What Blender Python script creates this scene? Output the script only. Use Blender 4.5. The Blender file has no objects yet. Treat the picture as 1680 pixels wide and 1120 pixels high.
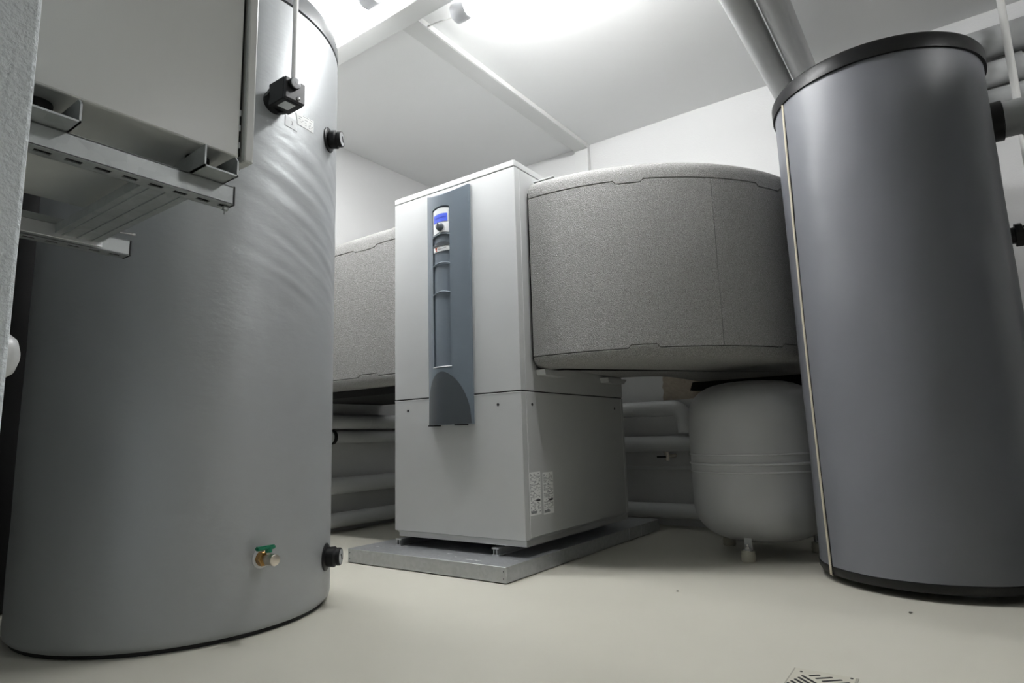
import bpy, bmesh, math, random
from mathutils import Vector, Matrix, noise
random.seed(7)
PI = math.pi
SC = bpy.context.scene
COL = SC.collection

# ------------------------------------------------------------------ materials
def mat(name, col, rough=.5, metal=0., bump=None, var=None, spec=.5, coat=0., emit=None, uv=False):
    """bump=(scale, strength, distance, detail); var=(scale, amount)"""
    m = bpy.data.materials.new(name); m.use_nodes = True
    nt = m.node_tree; p = nt.nodes['Principled BSDF']
    c = (*col, 1)
    p.inputs['Base Color'].default_value = c
    p.inputs['Roughness'].default_value = rough
    p.inputs['Metallic'].default_value = metal
    p.inputs['Specular IOR Level'].default_value = spec
    p.inputs['Coat Weight'].default_value = coat
    tc = nt.nodes.new('ShaderNodeTexCoord'); out = tc.outputs['UV' if uv else 'Object']
    if var:
        n = nt.nodes.new('ShaderNodeTexNoise'); n.inputs['Scale'].default_value = var[0]
        n.inputs['Detail'].default_value = 5
        nt.links.new(out, n.inputs['Vector'])
        mx = nt.nodes.new('ShaderNodeMix'); mx.data_type = 'RGBA'
        mx.inputs['A'].default_value = (*[max(0, v*(1-var[1])) for v in col], 1)
        mx.inputs['B'].default_value = (*[min(1, v*(1+var[1])) for v in col], 1)
        nt.links.new(n.outputs['Fac'], mx.inputs['Factor'])
        nt.links.new(mx.outputs['Result'], p.inputs['Base Color'])
    if bump:
        n = nt.nodes.new('ShaderNodeTexNoise'); n.inputs['Scale'].default_value = bump[0]
        n.inputs['Detail'].default_value = bump[3] if len(bump) > 3 else 2
        nt.links.new(out, n.inputs['Vector'])
        b = nt.nodes.new('ShaderNodeBump'); b.inputs['Strength'].default_value = bump[1]
        b.inputs['Distance'].default_value = bump[2]
        nt.links.new(n.outputs['Fac'], b.inputs['Height'])
        nt.links.new(b.outputs['Normal'], p.inputs['Normal'])
    if emit:
        p.inputs['Emission Color'].default_value = (*emit[0], 1)
        p.inputs['Emission Strength'].default_value = emit[1]
    return m

LAMP = 26.0
M = {}
M['paint'] = mat('white_wall_paint', (.61, .612, .608), .75, bump=(90, .25, .004, 4))
M['plaster'] = mat('rough_plaster', (.80, .85, .885), .8, bump=(140, .9, .006, 5), var=(30, .05))
M['ceil'] = mat('ceiling_paint', (.78, .785, .78), .8, bump=(60, .08, .003))
M['trim'] = mat('trim_paint', (.60, .605, .595), .5)
M['floor'] = mat('floor_epoxy', (.58, .565, .49), .36, bump=(9, .05, .01, 3), var=(2.2, .07))
M['pump'] = mat('silver_painted_steel', (.52, .53, .53), .42, metal=.25, bump=(700, .06, .001), var=(5, .03))
M['pumpside'] = M['pump']
M['fascia'] = mat('slate_grey_plastic', (.118, .145, .172), .36, bump=(900, .05, .001))
M['fascia_dark'] = mat('anthracite_plastic', (.040, .048, .055), .42)
M['groove'] = mat('dark_gap', (.015, .015, .016), .8)
M['edge'] = mat('bare_bright_edge', (.75, .76, .76), .35, metal=.4)
M['displate'] = mat('display_plate_plastic', (.72, .73, .73), .35)
M['screen'] = mat('blue_backlit_screen', (.02, .03, .12), .3, emit=((.07, .13, .82), .24))
M['screenline'] = mat('screen_text', (.02, .03, .25), .3)
M['white'] = mat('white_label_paper', (.80, .81, .80), .55)
M['labelgrey'] = mat('grey_label_film', (.58, .60, .61), .4)
M['ink'] = mat('label_ink', (.03, .03, .035), .6)
M['inkgrey'] = mat('label_ink_grey', (.22, .23, .24), .6)
M['red'] = mat('logo_red', (.45, .06, .02), .5)
M['black'] = mat('black_plastic', (.006, .006, .0065), .42, spec=.35)
M['blackmat'] = mat('black_foam', (.006, .006, .006), .95)
M['rubber'] = mat('black_rubber', (.012, .012, .012), .7)
M['lidgrey'] = mat('grey_tank_lid', (.14, .145, .15), .35)
M['galv'] = None
M['pvc'] = mat('dark_grey_pvc_jacket', (.155, .16, .178), .42, bump=(14, .10, .01, 3))
M['lidblack'] = mat('charcoal_tank_lid', (.006, .0061, .0068), .40, spec=.3, bump=(60, .1, .003), var=(6, .2))
M['zip'] = mat('beige_zip_tape', (.52, .47, .37), .8)
M['bandgrey'] = mat('band_enamel', (.55, .555, .56), .3)
M['vessel'] = mat('grey_gloss_enamel', (.42, .425, .43), .30, bump=(10, .03, .01))
M['pipewhite'] = mat('white_pvc_pipe_jacket', (.60, .61, .61), .35)
M['pipegrey'] = mat('grey_pvc_pipe_jacket', (.42, .43, .43), .40)
M['conduit'] = mat('grey_conduit', (.66, .66, .64), .45)
M['brass'] = mat('brass', (.45, .27, .10), .35, metal=.9)
M['nickel'] = mat('nickel', (.68, .62, .54), .28, metal=.95)
M['green'] = mat('green_lever', (.0, .17, .085), .4)
M['chrome'] = mat('zinc_bolt', (.65, .65, .66), .25, metal=1.)
M['alu'] = mat('aluminium_profile', (.62, .63, .64), .42, metal=.9)
M['cab'] = mat('grey_enclosure_paint', (.55, .56, .54), .32, bump=(500, .05, .001))
M['clearlens'] = mat('clear_cap', (.42, .43, .44), .15)
M['lampgrey'] = mat('lamp_end_cap', (.55, .56, .58), .4)
M['lamp'] = mat('lit_lamp_tube', (.9, .9, .9), .4, emit=((.985, .99, .99), LAMP))
M['patch'] = mat('raw_plaster', (.42, .36, .29), .95, bump=(60, .9, .01, 5), var=(25, .25))
M['drain'] = mat('drain_cover_plastic', (.55, .53, .45), .45, var=(30, .12))
M['slot'] = mat('slot_dark', (.008, .008, .008), .9)
M['galvpad'] = None
M['dust'] = mat('crumb', (.2, .19, .17), .9)
M['beigerubber'] = mat('beige_rubber_foot', (.45, .43, .36), .7)

def galvanised(name, col, rough, scale):
    m = mat(name, col, rough, metal=.75)
    nt = m.node_tree; p = nt.nodes['Principled BSDF']
    tc = nt.nodes.new('ShaderNodeTexCoord')
    v = nt.nodes.new('ShaderNodeTexVoronoi'); v.inputs['Scale'].default_value = scale
    n = nt.nodes.new('ShaderNodeTexNoise'); n.inputs['Scale'].default_value = 7; n.inputs['Detail'].default_value = 6
    nt.links.new(tc.outputs['Object'], v.inputs['Vector']); nt.links.new(tc.outputs['Object'], n.inputs['Vector'])
    sep = nt.nodes.new('ShaderNodeSeparateColor'); nt.links.new(v.outputs['Color'], sep.inputs['Color'])
    ad = nt.nodes.new('ShaderNodeMath'); ad.operation = 'ADD'
    nt.links.new(sep.outputs['Red'], ad.inputs[0]); nt.links.new(n.outputs['Fac'], ad.inputs[1])
    mr = nt.nodes.new('ShaderNodeMapRange'); mr.inputs['From Min'].default_value = .3; mr.inputs['From Max'].default_value = 1.6
    mr.inputs['To Min'].default_value = .9; mr.inputs['To Max'].default_value = 1.08
    nt.links.new(ad.outputs[0], mr.inputs['Value'])
    mx = nt.nodes.new('ShaderNodeVectorMath'); mx.operation = 'SCALE'; mx.inputs[0].default_value = col
    nt.links.new(mr.outputs[0], mx.inputs['Scale']); nt.links.new(mx.outputs[0], p.inputs['Base Color'])
    mr2 = nt.nodes.new('ShaderNodeMapRange'); mr2.inputs['To Min'].default_value = rough-.02; mr2.inputs['To Max'].default_value = rough+.03
    nt.links.new(sep.outputs['Green'], mr2.inputs['Value']); nt.links.new(mr2.outputs[0], p.inputs['Roughness'])
    return m
M['galv'] = galvanised('galvanised_steel', (.40, .42, .42), .50, 45)
M['galvpad'] = galvanised('galvanised_sheet', (.44, .455, .465), .40, 60)

def epp():
    m = mat('grey_moulded_foam', (.15, .147, .14), .62)
    nt = m.node_tree; p = nt.nodes['Principled BSDF']
    tc = nt.nodes.new('ShaderNodeTexCoord')
    v = nt.nodes.new('ShaderNodeTexVoronoi'); v.inputs['Scale'].default_value = 260
    n = nt.nodes.new('ShaderNodeTexNoise'); n.inputs['Scale'].default_value = 330; n.inputs['Detail'].default_value = 3
    n2 = nt.nodes.new('ShaderNodeTexNoise'); n2.inputs['Scale'].default_value = 230; n2.inputs['Detail'].default_value = 2
    for a in (v, n, n2): nt.links.new(tc.outputs['Object'], a.inputs['Vector'])
    cr = nt.nodes.new('ShaderNodeValToRGB')
    cr.color_ramp.elements[0].position = .35; cr.color_ramp.elements[0].color = (.135, .133, .127, 1)
    cr.color_ramp.elements[1].position = .72; cr.color_ramp.elements[1].color = (.40, .395, .385, 1)
    nt.links.new(n.outputs['Fac'], cr.inputs['Fac']); nt.links.new(cr.outputs['Color'], p.inputs['Base Color'])
    ad = nt.nodes.new('ShaderNodeMath'); ad.operation = 'MULTIPLY_ADD'; ad.inputs[1].default_value = .6
    nt.links.new(v.outputs['Distance'], ad.inputs[0]); nt.links.new(n2.outputs['Fac'], ad.inputs[2])
    b = nt.nodes.new('ShaderNodeBump'); b.inputs['Strength'].default_value = .8; b.inputs['Distance'].default_value = .0032
    nt.links.new(ad.outputs[0], b.inputs['Height']); nt.links.new(b.outputs['Normal'], p.inputs['Normal'])
    return m
M['epp'] = epp()
def foil():
    m = mat('silver_foil_jacket', (.37, .385, .393), .46, metal=.4)
    nt = m.node_tree; p = nt.nodes['Principled BSDF']
    tc = nt.nodes.new('ShaderNodeTexCoord')
    n = nt.nodes.new('ShaderNodeTexNoise'); n.inputs['Scale'].default_value = 28; n.inputs['Detail'].default_value = 4
    n2 = nt.nodes.new('ShaderNodeTexNoise'); n2.inputs['Scale'].default_value = 420; n2.inputs['Detail'].default_value = 1
    mp = nt.nodes.new('ShaderNodeMapping'); mp.inputs['Scale'].default_value = (1, 1, 2.2)
    nt.links.new(tc.outputs['Object'], mp.inputs['Vector'])
    nt.links.new(mp.outputs['Vector'], n.inputs['Vector']); nt.links.new(tc.outputs['Object'], n2.inputs['Vector'])
    ad = nt.nodes.new('ShaderNodeMath'); ad.operation = 'MULTIPLY_ADD'; ad.inputs[1].default_value = .05
    nt.links.new(n2.outputs['Fac'], ad.inputs[0]); nt.links.new(n.outputs['Fac'], ad.inputs[2])
    b = nt.nodes.new('ShaderNodeBump'); b.inputs['Strength'].default_value = .08; b.inputs['Distance'].default_value = .008
    nt.links.new(ad.outputs[0], b.inputs['Height']); nt.links.new(b.outputs['Normal'], p.inputs['Normal'])
    return m
M['foil'] = foil()

# ------------------------------------------------------------------ mesh helpers (world coordinates)
def nb(): return bmesh.new()
def bx(bm, x0, x1, y0, y1, z0, z1, bev=0., seg=2):
    t = bmesh.new()
    vs = [t.verts.new((x, y, z)) for z in (z0, z1) for x, y in ((x0, y0), (x1, y0), (x1, y1), (x0, y1))]
    for f in ((0, 3, 2, 1), (4, 5, 6, 7), (0, 1, 5, 4), (1, 2, 6, 5), (2, 3, 7, 6), (3, 0, 4, 7)):
        t.faces.new([vs[i] for i in f])
    if bev: bmesh.ops.bevel(t, geom=t.edges[:], offset=bev, segments=seg, affect='EDGES', profile=.5)
    add(bm, t); return bm
def add(bm, t, mtx=None):
    if mtx is not None: bmesh.ops.transform(t, matrix=mtx, verts=t.verts)
    vm = {v: bm.verts.new(v.co) for v in t.verts}
    for f in t.faces:
        try:
            nf = bm.faces.new([vm[v] for v in f.verts]); nf.smooth = f.smooth
        except ValueError: pass
    t.free()
def frame(p0, d):
    d = Vector(d).normalized(); q = d.to_track_quat('Z', 'Y')
    return Matrix.Translation(Vector(p0)) @ q.to_matrix().to_4x4()
def lathe(bm, prof, mtx=None, n=48, cap=True):
    """prof: list of (r, z), bottom to top"""
    t = bmesh.new(); rings = []
    for r, z in prof:
        if r < 1e-6: rings.append([t.verts.new((0, 0, z))])
        else: rings.append([t.verts.new((r*math.cos(2*PI*i/n), r*math.sin(2*PI*i/n), z)) for i in range(n)])
    for a, b in zip(rings, rings[1:]):
        for i in range(n):
            j = (i+1) % n
            if len(a) == 1 and len(b) == 1: continue
            if len(a) == 1: f = t.faces.new((a[0], b[j], b[i]))
            elif len(b) == 1: f = t.faces.new((a[i], a[j], b[0]))
            else: f = t.faces.new((a[i], a[j], b[j], b[i]))
            f.smooth = True
    if cap:
        if len(rings[0]) > 1: t.faces.new(rings[0][::-1])
        if len(rings[-1]) > 1: t.faces.new(rings[-1])
    bmesh.ops.recalc_face_normals(t, faces=t.faces)
    add(bm, t, mtx); return bm
def cyl(bm, p0, p1, r, n=32, bev=0.):
    p0, p1 = Vector(p0), Vector(p1); L = (p1-p0).length
    prof = [(r, 0), (r, L)] if not bev else [(r-bev, 0), (r-bev*.3, bev*.3), (r, bev), (r, L-bev), (r-bev*.3, L-bev*.3), (r-bev, L)]
    return lathe(bm, prof, frame(p0, p1-p0), n)
def tube(bm, pts, r, n=24):
    pts = [Vector(p) for p in pts]; t = bmesh.new(); rings = []
    up = None
    for i, p in enumerate(pts):
        d = (pts[min(i+1, len(pts)-1)] - pts[max(i-1, 0)]).normalized()
        if up is None:
            up = Vector((0, 0, 1)) if abs(d.z) < .9 else Vector((1, 0, 0))
        s = d.cross(up).normalized(); up = s.cross(d).normalized()
        rr = r[i] if isinstance(r, (list, tuple)) else r
        rings.append([t.verts.new(p + s*rr*math.cos(2*PI*k/n) + up*rr*math.sin(2*PI*k/n)) for k in range(n)])
    for a, b in zip(rings, rings[1:]):
        for k in range(n):
            f = t.faces.new((a[k], a[(k+1) % n], b[(k+1) % n], b[k])); f.smooth = True
    t.faces.new(rings[0][::-1]); t.faces.new(rings[-1])
    bmesh.ops.recalc_face_normals(t, faces=t.faces)
    add(bm, t); return bm
def arc(c, a0, a1, R, u, v, n=10):
    c, u, v = Vector(c), Vector(u), Vector(v)
    return [c + u*R*math.cos(a0+(a1-a0)*i/n) + v*R*math.sin(a0+(a1-a0)*i/n) for i in range(n+1)]
def prism(bm, poly, axis, a0, a1):
    """poly: 2D points; axis 'x','y','z' = extrusion axis"""
    def P(p, a):
        return {'x': (a, p[0], p[1]), 'y': (p[0], a, p[1]), 'z': (p[0], p[1], a)}[axis]
    t = bmesh.new()
    A = [t.verts.new(P(p, a0)) for p in poly]; B = [t.verts.new(P(p, a1)) for p in poly]
    t.faces.new(A[::-1]); t.faces.new(B); n = len(poly)
    for i in range(n): t.faces.new((A[i], A[(i+1) % n], B[(i+1) % n], B[i]))
    bmesh.ops.recalc_face_normals(t, faces=t.faces)
    add(bm, t); return bm
def world_origin(o):
    v = Vector(o.location)
    while o.parent: o = o.parent; v += o.location
    return v
def obj(name, bm, m, parent=None, label=None, cat=None, group=None, kind=None, sharp=35):
    me = bpy.data.meshes.new(name)
    if parent is not None:
        loc = Vector((0, 0, 0)); org = world_origin(parent)
    else:
        xs = [v.co for v in bm.verts]
        lo = Vector([min(c[i] for c in xs) for i in range(3)]); hi = Vector([max(c[i] for c in xs) for i in range(3)])
        org = Vector(((lo.x+hi.x)/2, (lo.y+hi.y)/2, lo.z)); loc = org
    bmesh.ops.translate(bm, vec=-org, verts=bm.verts)
    bm.to_mesh(me); bm.free()
    me.materials.append(m)
    if any(p.use_smooth for p in me.polygons): me.set_sharp_from_angle(angle=math.radians(sharp))
    o = bpy.data.objects.new(name, me); COL.objects.link(o)
    o.location = loc
    if parent is not None: o.parent = parent
    if label: o['label'] = label
    if cat: o['category'] = cat
    if group: o['group'] = group
    if kind: o['kind'] = kind
    return o
def thing(name, loc, label, cat, group=None):
    o = bpy.data.objects.new(name, None); COL.objects.link(o)
    o.empty_display_size = .1; o.location = loc; o['label'] = label; o['category'] = cat
    if group: o['group'] = group
    return o
def struct(name, bm, m, parent=None):
    return obj(name, bm, m, parent, kind='structure')
def smooth(bm):
    for f in bm.faces: f.smooth = True
    return bm
def text_mesh(s, size, mtx):
    cu = bpy.data.curves.new('lettering', 'FONT'); cu.body = s; cu.size = size; cu.align_x = 'LEFT'; cu.extrude = .0004
    o = bpy.data.objects.new('lettering', cu); COL.objects.link(o)
    dg = bpy.context.evaluated_depsgraph_get()
    me = bpy.data.meshes.new_from_object(o.evaluated_get(dg))
    bpy.data.objects.remove(o); bpy.data.curves.remove(cu)
    bm = bmesh.new(); bm.from_mesh(me); bpy.data.meshes.remove(me)
    bmesh.ops.transform(bm, matrix=mtx, verts=bm.verts)
    return bm

# ------------------------------------------------------------------ room
XL, XR, YB, YN, H = -3.68, 4.2, 4.15, -5.0, 2.91
JX, JY = -1.0, .268      # end face of the short plastered wall beside the camera
struct('floor', bx(nb(), XL-.2, XR+.2, YN-.2, YB+.2, -.12, 0), M['floor'])
struct('ceiling', bx(nb(), XL-.2, XR+.2, YN-.2, YB+.2, H, H+.12), M['ceil'])
struct('wall_left', bx(nb(), XL-.15, XL, YN-.2, YB+.2, 0, H), M['paint'])
struct('wall_right', bx(nb(), XR, XR+.15, YN-.2, YB+.2, 0, H), M['paint'])
wb = struct('wall_back', bx(nb(), XL, XR, YB, YB+.15, 0, H), M['paint'])
struct('wall_front', bx(nb(), XL, XR, YN-.15, YN, 0, H), M['paint'])
struct('wall_corner', bx(nb(), -1.95, JX, YN, JY, 0, H, .006, 2), M['plaster'])
# beams and post
bm = nb(); bx(bm, XL, XR, 2.040, 2.155, 2.818, H, .003); struct('trim_1', bm, M['trim'])
bm = nb(); bx(bm, -2.246, -2.131, 2.156, YB-.045, 2.866, H, .003); bx(bm, -2.131, -2.126, 2.156, YB-.045, 2.868, 2.873); struct('trim_2', bm, M['trim'])
bm = nb(); bx(bm, -2.246, -2.131, YB-.045, YB, 0, H, .003); struct('trim_3', bm, M['trim'])
# raw plaster patch on the back wall where the duct goes through
bm = nb()
poly = []
for i in range(40):
    t = i/40
    a = t*4
    if a < 1: p = (-1.655+a*1.15, .852)
    elif a < 2: p = (-.505, .852+(a-1)*.17)
    elif a < 3: p = (-.505-(a-2)*1.15, 1.022)
    else: p = (-1.655, 1.022-(a-3)*.17)
    poly.append((p[0]+random.uniform(-.006, .006), p[1]+random.uniform(-.005, .005)))
prism(bm, poly, 'y', YB-.0015, YB+.01)
struct('wall_patch', bm, M['patch'], wb)

# ------------------------------------------------------------------ lamps
def lamp(x0, x1, y, z, end_label, cable=None, m='lamp'):
    t = thing('tube_lamp', ((x0+x1)/2, y, z-.05), end_label, 'lamp')
    bm = nb(); cyl(bm, (x0+.09, y, z), (x1-.09, y, z), .046, 40); obj('lamp_tube', bm, M[m], t, 'glowing white tube')
    for xa, xb in ((x0, x0+.09), (x1-.09, x1)):
        bm = nb(); cyl(bm, (xa, y, z), (xb, y, z), .05, 40, .006)
        e = obj('end_cap', bm, M['lampgrey'], t)
    for xc in (x0+.3, x1-.3):
        bm = nb(); bx(bm, xc-.02, xc+.02, y-.02, y+.02, z+.045, H); obj('mounting_clip', bm, M['lampgrey'], t)
    if cable:
        bm = nb(); cyl(bm, (x0-.014, y-.005, z-.012), (x0, y-.005, z-.012), .014, 20); obj('cable_gland', bm, M['lampgrey'], t)
        bm = nb(); tube(bm, cable, .0042, 12); obj('power_cable', bm, M['conduit'], t)
    return t
lamp(-1.868, -.73, 2.211, 2.792, 'lit tube lamp with grey end cap and thin cable, beside the narrow beam',
     [(-2.128, 2.285, 2.884), (-2.07, 2.272, 2.865), (-1.98, 2.24, 2.825), (-1.90, 2.209, 2.784), (-1.881, 2.206, 2.780)])
lamp(-3.45, -2.115, 1.895, 2.838, 'lit tube lamp above the silver tank, only its grey end cap showing')

lamp(1.75, 2.95, 2.20, 2.80, 'lit tube lamp farther along the same ceiling row, beyond the charcoal tank')

# ------------------------------------------------------------------ silver buffer tank (near, big)
TC = (-2.497, 1.278); TR = .542
def tp(ang, r, z):
    a = math.radians(ang); return Vector((TC[0]+r*math.cos(a), TC[1]+r*math.sin(a), z))
tank = thing('buffer_tank', (TC[0], TC[1], 0), 'tall silver foil wrapped tank with wrinkled jacket, green lever valve and gauges', 'tank')
bm = nb(); NT, NZ = 420, 250
zt0, zt1 = .014, 2.333
rows = []
def sstep(a, b, x):
    x = max(0, min(1, (x-a)/(b-a))); return x*x*(3-2*x)
for j in range(NZ+1):
    z = zt0+(zt1-zt0)*j/NZ; row = []
    for i in range(NT):
        a = 2*PI*i/NT; ad = math.degrees(a); ad = ad-360 if ad > 180 else ad
        s = math.radians(ad)*TR
        e = min(z-zt0, .03)/.03; rr = TR - .012*(1-math.sqrt(max(0, 1-(1-e)**2)))
        # diagonal folds of the jacket
        al, ac = s*.93-z*.36, s*.36+z*.93
        w = noise.noise((al*2.6, ac*23, 1.3)) + .55*noise.noise((al*4.0, ac*36, 5.1))
        m1 = sstep(-30, 15, ad)*(1-sstep(60, 90, ad))*sstep(.95, 1.35, z)*(1-sstep(1.75, 1.98, z))
        m2 = .22+.25*sstep(1.5, 1.8, z)
        w2 = noise.noise((s*4, z*5, 9.2))
        d = .0036*m1*w + .0007*m2*noise.noise((al*3, ac*11, 7.7)) + .0022*w2
        if ad > 45: d *= .4
        if -4 < ad < 24 and 1.78 < z < 1.95: d *= .12
        row.append(bm.verts.new((TC[0]+(rr+d*e)*math.cos(a), TC[1]+(rr+d*e)*math.sin(a), z)))
    rows.append(row)
for r0, r1 in zip(rows, rows[1:]):
    for i in range(NT):
        f = bm.faces.new((r0[i], r0[(i+1) % NT], r1[(i+1) % NT], r1[i])); f.smooth = True
bm.faces.new(rows[0][::-1]); bm.faces.new(rows[-1])
obj('jacket', bm, M['foil'], tank)
bm = nb(); lathe(bm, [(TR-.02, 0), (TR-.02, .02)], Matrix.Translation((TC[0], TC[1], 0)), 96); obj('base_ring', bm, M['black'], tank)
bm = nb(); lathe(bm, [(TR-.012, 2.325), (TR-.012, 2.341)], Matrix.Translation((TC[0], TC[1], 0)), 128); obj('seam', bm, M['black'], tank)
bm = nb(); lathe(bm, [(TR-.01, 2.341), (TR+.002, 2.343), (TR+.002, 2.40), (TR-.004, 2.425), (TR-.03, 2.442), (0, 2.455)], Matrix.Translation((TC[0], TC[1], 0)), 128)
obj('lid', bm, M['lidgrey'], tank)
# curved label patches that follow the jacket
def on_tank(bm, quad, off, n=10, c=TC, R=TR):
    (a0, z0), (a1, z1), (a2, z2), (a3, z3) = quad      # TL TR BR BL
    t = bmesh.new(); top = []; bot = []; topi = []; boti = []
    for i in range(n+1):
        k = i/n
        for lst, aa, zz in ((top, a0+(a1-a0)*k, z0+(z1-z0)*k), (bot, a3+(a2-a3)*k, z3+(z2-z3)*k)):
            a = math.radians(aa); lst.append(t.verts.new((c[0]+(R+off)*math.cos(a), c[1]+(R+off)*math.sin(a), zz)))
        for lst, aa, zz in ((topi, a0+(a1-a0)*k, z0+(z1-z0)*k), (boti, a3+(a2-a3)*k, z3+(z2-z3)*k)):
            a = math.radians(aa); lst.append(t.verts.new((c[0]+(R+off-.0012)*math.cos(a), c[1]+(R+off-.0012)*math.sin(a), zz)))
    for i in range(n):
        t.faces.new((bot[i], bot[i+1], top[i+1], top[i])); t.faces.new((topi[i], topi[i+1], boti[i+1], boti[i]))
        t.faces.new((top[i], top[i+1], topi[i+1], topi[i])); t.faces.new((boti[i], boti[i+1], bot[i+1], bot[i]))
    t.faces.new((bot[0], top[0], topi[0], boti[0])); t.faces.new((top[n], bot[n], boti[n], topi[n]))
    add(bm, t)
Q = ((7.4, 1.900), (17.9, 1.911), (18.0, 1.859), (8.4, 1.855))
bm = nb(); on_tank(bm, Q, .0016); lb = obj('label_sticker', bm, M['white'], tank, 'white printed sticker')
def qp(Q, u, v):
    t = (Q[0][0]+(Q[1][0]-Q[0][0])*u, Q[0][1]+(Q[1][1]-Q[0][1])*u); b = (Q[3][0]+(Q[2][0]-Q[3][0])*u, Q[3][1]+(Q[2][1]-Q[3][1])*u)
    return (t[0]+(b[0]-t[0])*v, t[1]+(b[1]-t[1])*v)
bm = nb()
for (u0, u1, v) in ((.35, .8, .07), (.82, .95, .10), (.08, .3, .22), (.45, .62, .30), (.72, .88, .32), (.1, .2, .42), (.3, .36, .5), (.45, .53, .55), (.68, .8, .55), (.85, .95, .57), (.68, .76, .66), (.84, .94, .68), (.68, .8, .78), (.85, .92, .85), (.2, .28, .62), (.45, .52, .75)):
    on_tank(bm, (qp(Q, u0, v), qp(Q, u1, v), qp(Q, u1, v+.035), qp(Q, u0, v+.035)), .0019, 2)
obj('print', bm, M['inkgrey'], lb)
bm = nb(); on_tank(bm, ((2.2, 1.872), (7.9, 1.856), (8.2, 1.822), (2.2, 1.826)), .0014); gl = obj('label_sticker', bm, M['labelgrey'], tank, 'pale grey blank sticker with one mark')
def seg7(bm):   # the small 3-like mark
    for (a0, z0, a1, z1) in ((5.15, 1.853, 5.65, 1.8515), (5.55, 1.853, 5.65, 1.838), (5.3, 1.846, 5.65, 1.8445), (5.15, 1.8395, 5.65, 1.838)):
        on_tank(bm, ((a0, z0), (a1, z0), (a1, z1), (a0, z1)), .0017, 1)
bm = nb(); seg7(bm); obj('print', bm, M['ink'], gl)
# heater / actuator box
AY0, AY1, AZ0, AZ1, AX0, AX1 = 1.2105, 1.296, 1.855, 1.9405, -1.93, -1.828
ac = obj('control_box', bx(nb(), AX0, AX1-.012, AY0, AY1, AZ0, AZ1, .003), M['black'], tank, 'black control box under the conduit')
bm = nb(); bx(bm, AX1-.0125, AX1, AY0+.001, AY1-.001, AZ0+.001, AZ1-.001, .004); obj('box_cover', bm, mat('dark_cover', (.022, .022, .024), .38), ac)
bm = nb(); cyl(bm, (-1.975, 1.253, 1.895), (AX0+.005, 1.253, 1.895), .045, 40); cyl(bm, (-1.945, 1.253, 1.895), (AX0+.004, 1.253, 1.895), .05, 8)
obj('socket', bm, M['black'], ac)
bm = nb(); cyl(bm, (AX1, 1.243, 1.916), (AX1+.016, 1.243, 1.916), .0215, 40, .002); obj('knob', bm, M['black'], ac)
bm = nb(); lathe(bm, [(.0195, 0), (.0195, .003), (.016, .0045), (.006, .0045), (.005, .006), (0, .006)], frame((AX1+.016, 1.243, 1.916), (1, 0, 0)), 40); obj('knob_lens', bm, M['clearlens'], ac, 'clear round cap')
bm = nb(); lathe(bm, [(.0075, 0), (.0075, .003), (.004, .006), (0, .0065)], frame((AX1, 1.266, 1.871), (1, 0, 0)), 24); obj('screw', bm, M['chrome'], ac)
bm = nb(); prism(bm, [(-1.90, 1.228), (-1.852, 1.228), (-1.852, 1.272), (-1.90, 1.272)], 'z', AZ0-.0012, AZ0+.001); s = obj('rating_label', bm, M['labelgrey'], ac, 'small grey printed label')
# thermometers
def thermo(ang, z, k=1.):
    d = Vector((math.cos(math.radians(ang)), math.sin(math.radians(ang)), 0)); p = tp(ang, TR, z)
    bm = nb(); lathe(bm, [(.052*k, -.004), (.052*k, .004), (.046*k, .008), (0, .008)], frame(p, d), 48); t = obj('thermometer', bm, M['black'], tank, 'black plastic socket with round dial')
    bm = nb(); lathe(bm, [(.036*k, .006), (.038*k, .02), (.039*k, .036), (.033*k, .042), (.032*k, .044), (.0335*k, .046), (.0335*k, .057), (.031*k, .060), (.031*k, .058), (0, .058)], frame(p, d), 48); obj('housing', bm, M['black'], t)
    bm = nb(); lathe(bm, [(.0285*k, .0575), (.0285*k, .0595), (.012, .0605), (0, .0608)], frame(p, d), 40); obj('dial', bm, M['clearlens'], t)
    bm = nb(); u = Vector((0, 0, 1)); s = d.cross(u)
    q = p+d*.062
    tube(bm, [q-s*.010-u*.012, q+s*.007+u*.010], .0018, 8); obj('pointer', bm, M['black'], t)
thermo(31.6, 1.894); thermo(37.2, .182, 1.0)
# drain valve
vz = .246; va = -2.2
d = Vector((math.cos(math.radians(va)), math.sin(math.radians(va)), 0)); p = tp(va, TR, vz)
bm = nb(); lathe(bm, [(.033, -.006), (.033, .003), (.024, .005), (.024, -.001), (0, -.001)], frame(p, d), 40); dv = obj('drain_valve', bm, M['pipewhite'], tank, 'brass drain valve with green lever')
bm = nb(); lathe(bm, [(.026, 0), (.026, .026), (.023, .029), (0, .029)], frame(p, d), 6); obj('hex_nut', bm, M['brass'], dv)
bm = nb(); sd = Vector((-d.y, d.x, 0))
cyl(bm, p+d*.027, p+d*.06, .013, 24); lathe(bm, [(.012, 0), (.018, .008), (.018, .02), (.012, .03)], frame(p+d*.036-Vector((0, 0, .002)), d), 24)
cyl(bm, p+d*.055, p+d*.085, .0185, 24, .003); cyl(bm, p+d*.042, p+d*.042+Vector((0, 0, .028)), .007, 16)
obj('valve_body', bm, M['nickel'], dv)
bm = nb(); hp = p+d*.044+Vector((0, 0, .030))
t = bmesh.new(); bmesh.ops.create_cube(t, size=1)
bmesh.ops.transform(t, matrix=Matrix.Translation(hp+Vector((0, 0, .008))-sd*.012) @ Matrix.Rotation(math.radians(90+va), 4, 'Z') @ Matrix.Diagonal((.066, .018, .013, 1)), verts=t.verts)
bmesh.ops.bevel(t, geom=t.edges[:], offset=.003, segments=2, affect='EDGES'); add(bm, t)
cyl(bm, hp-Vector((0, 0, .008)), hp+Vector((0, 0, .010)), .011, 20)
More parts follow.
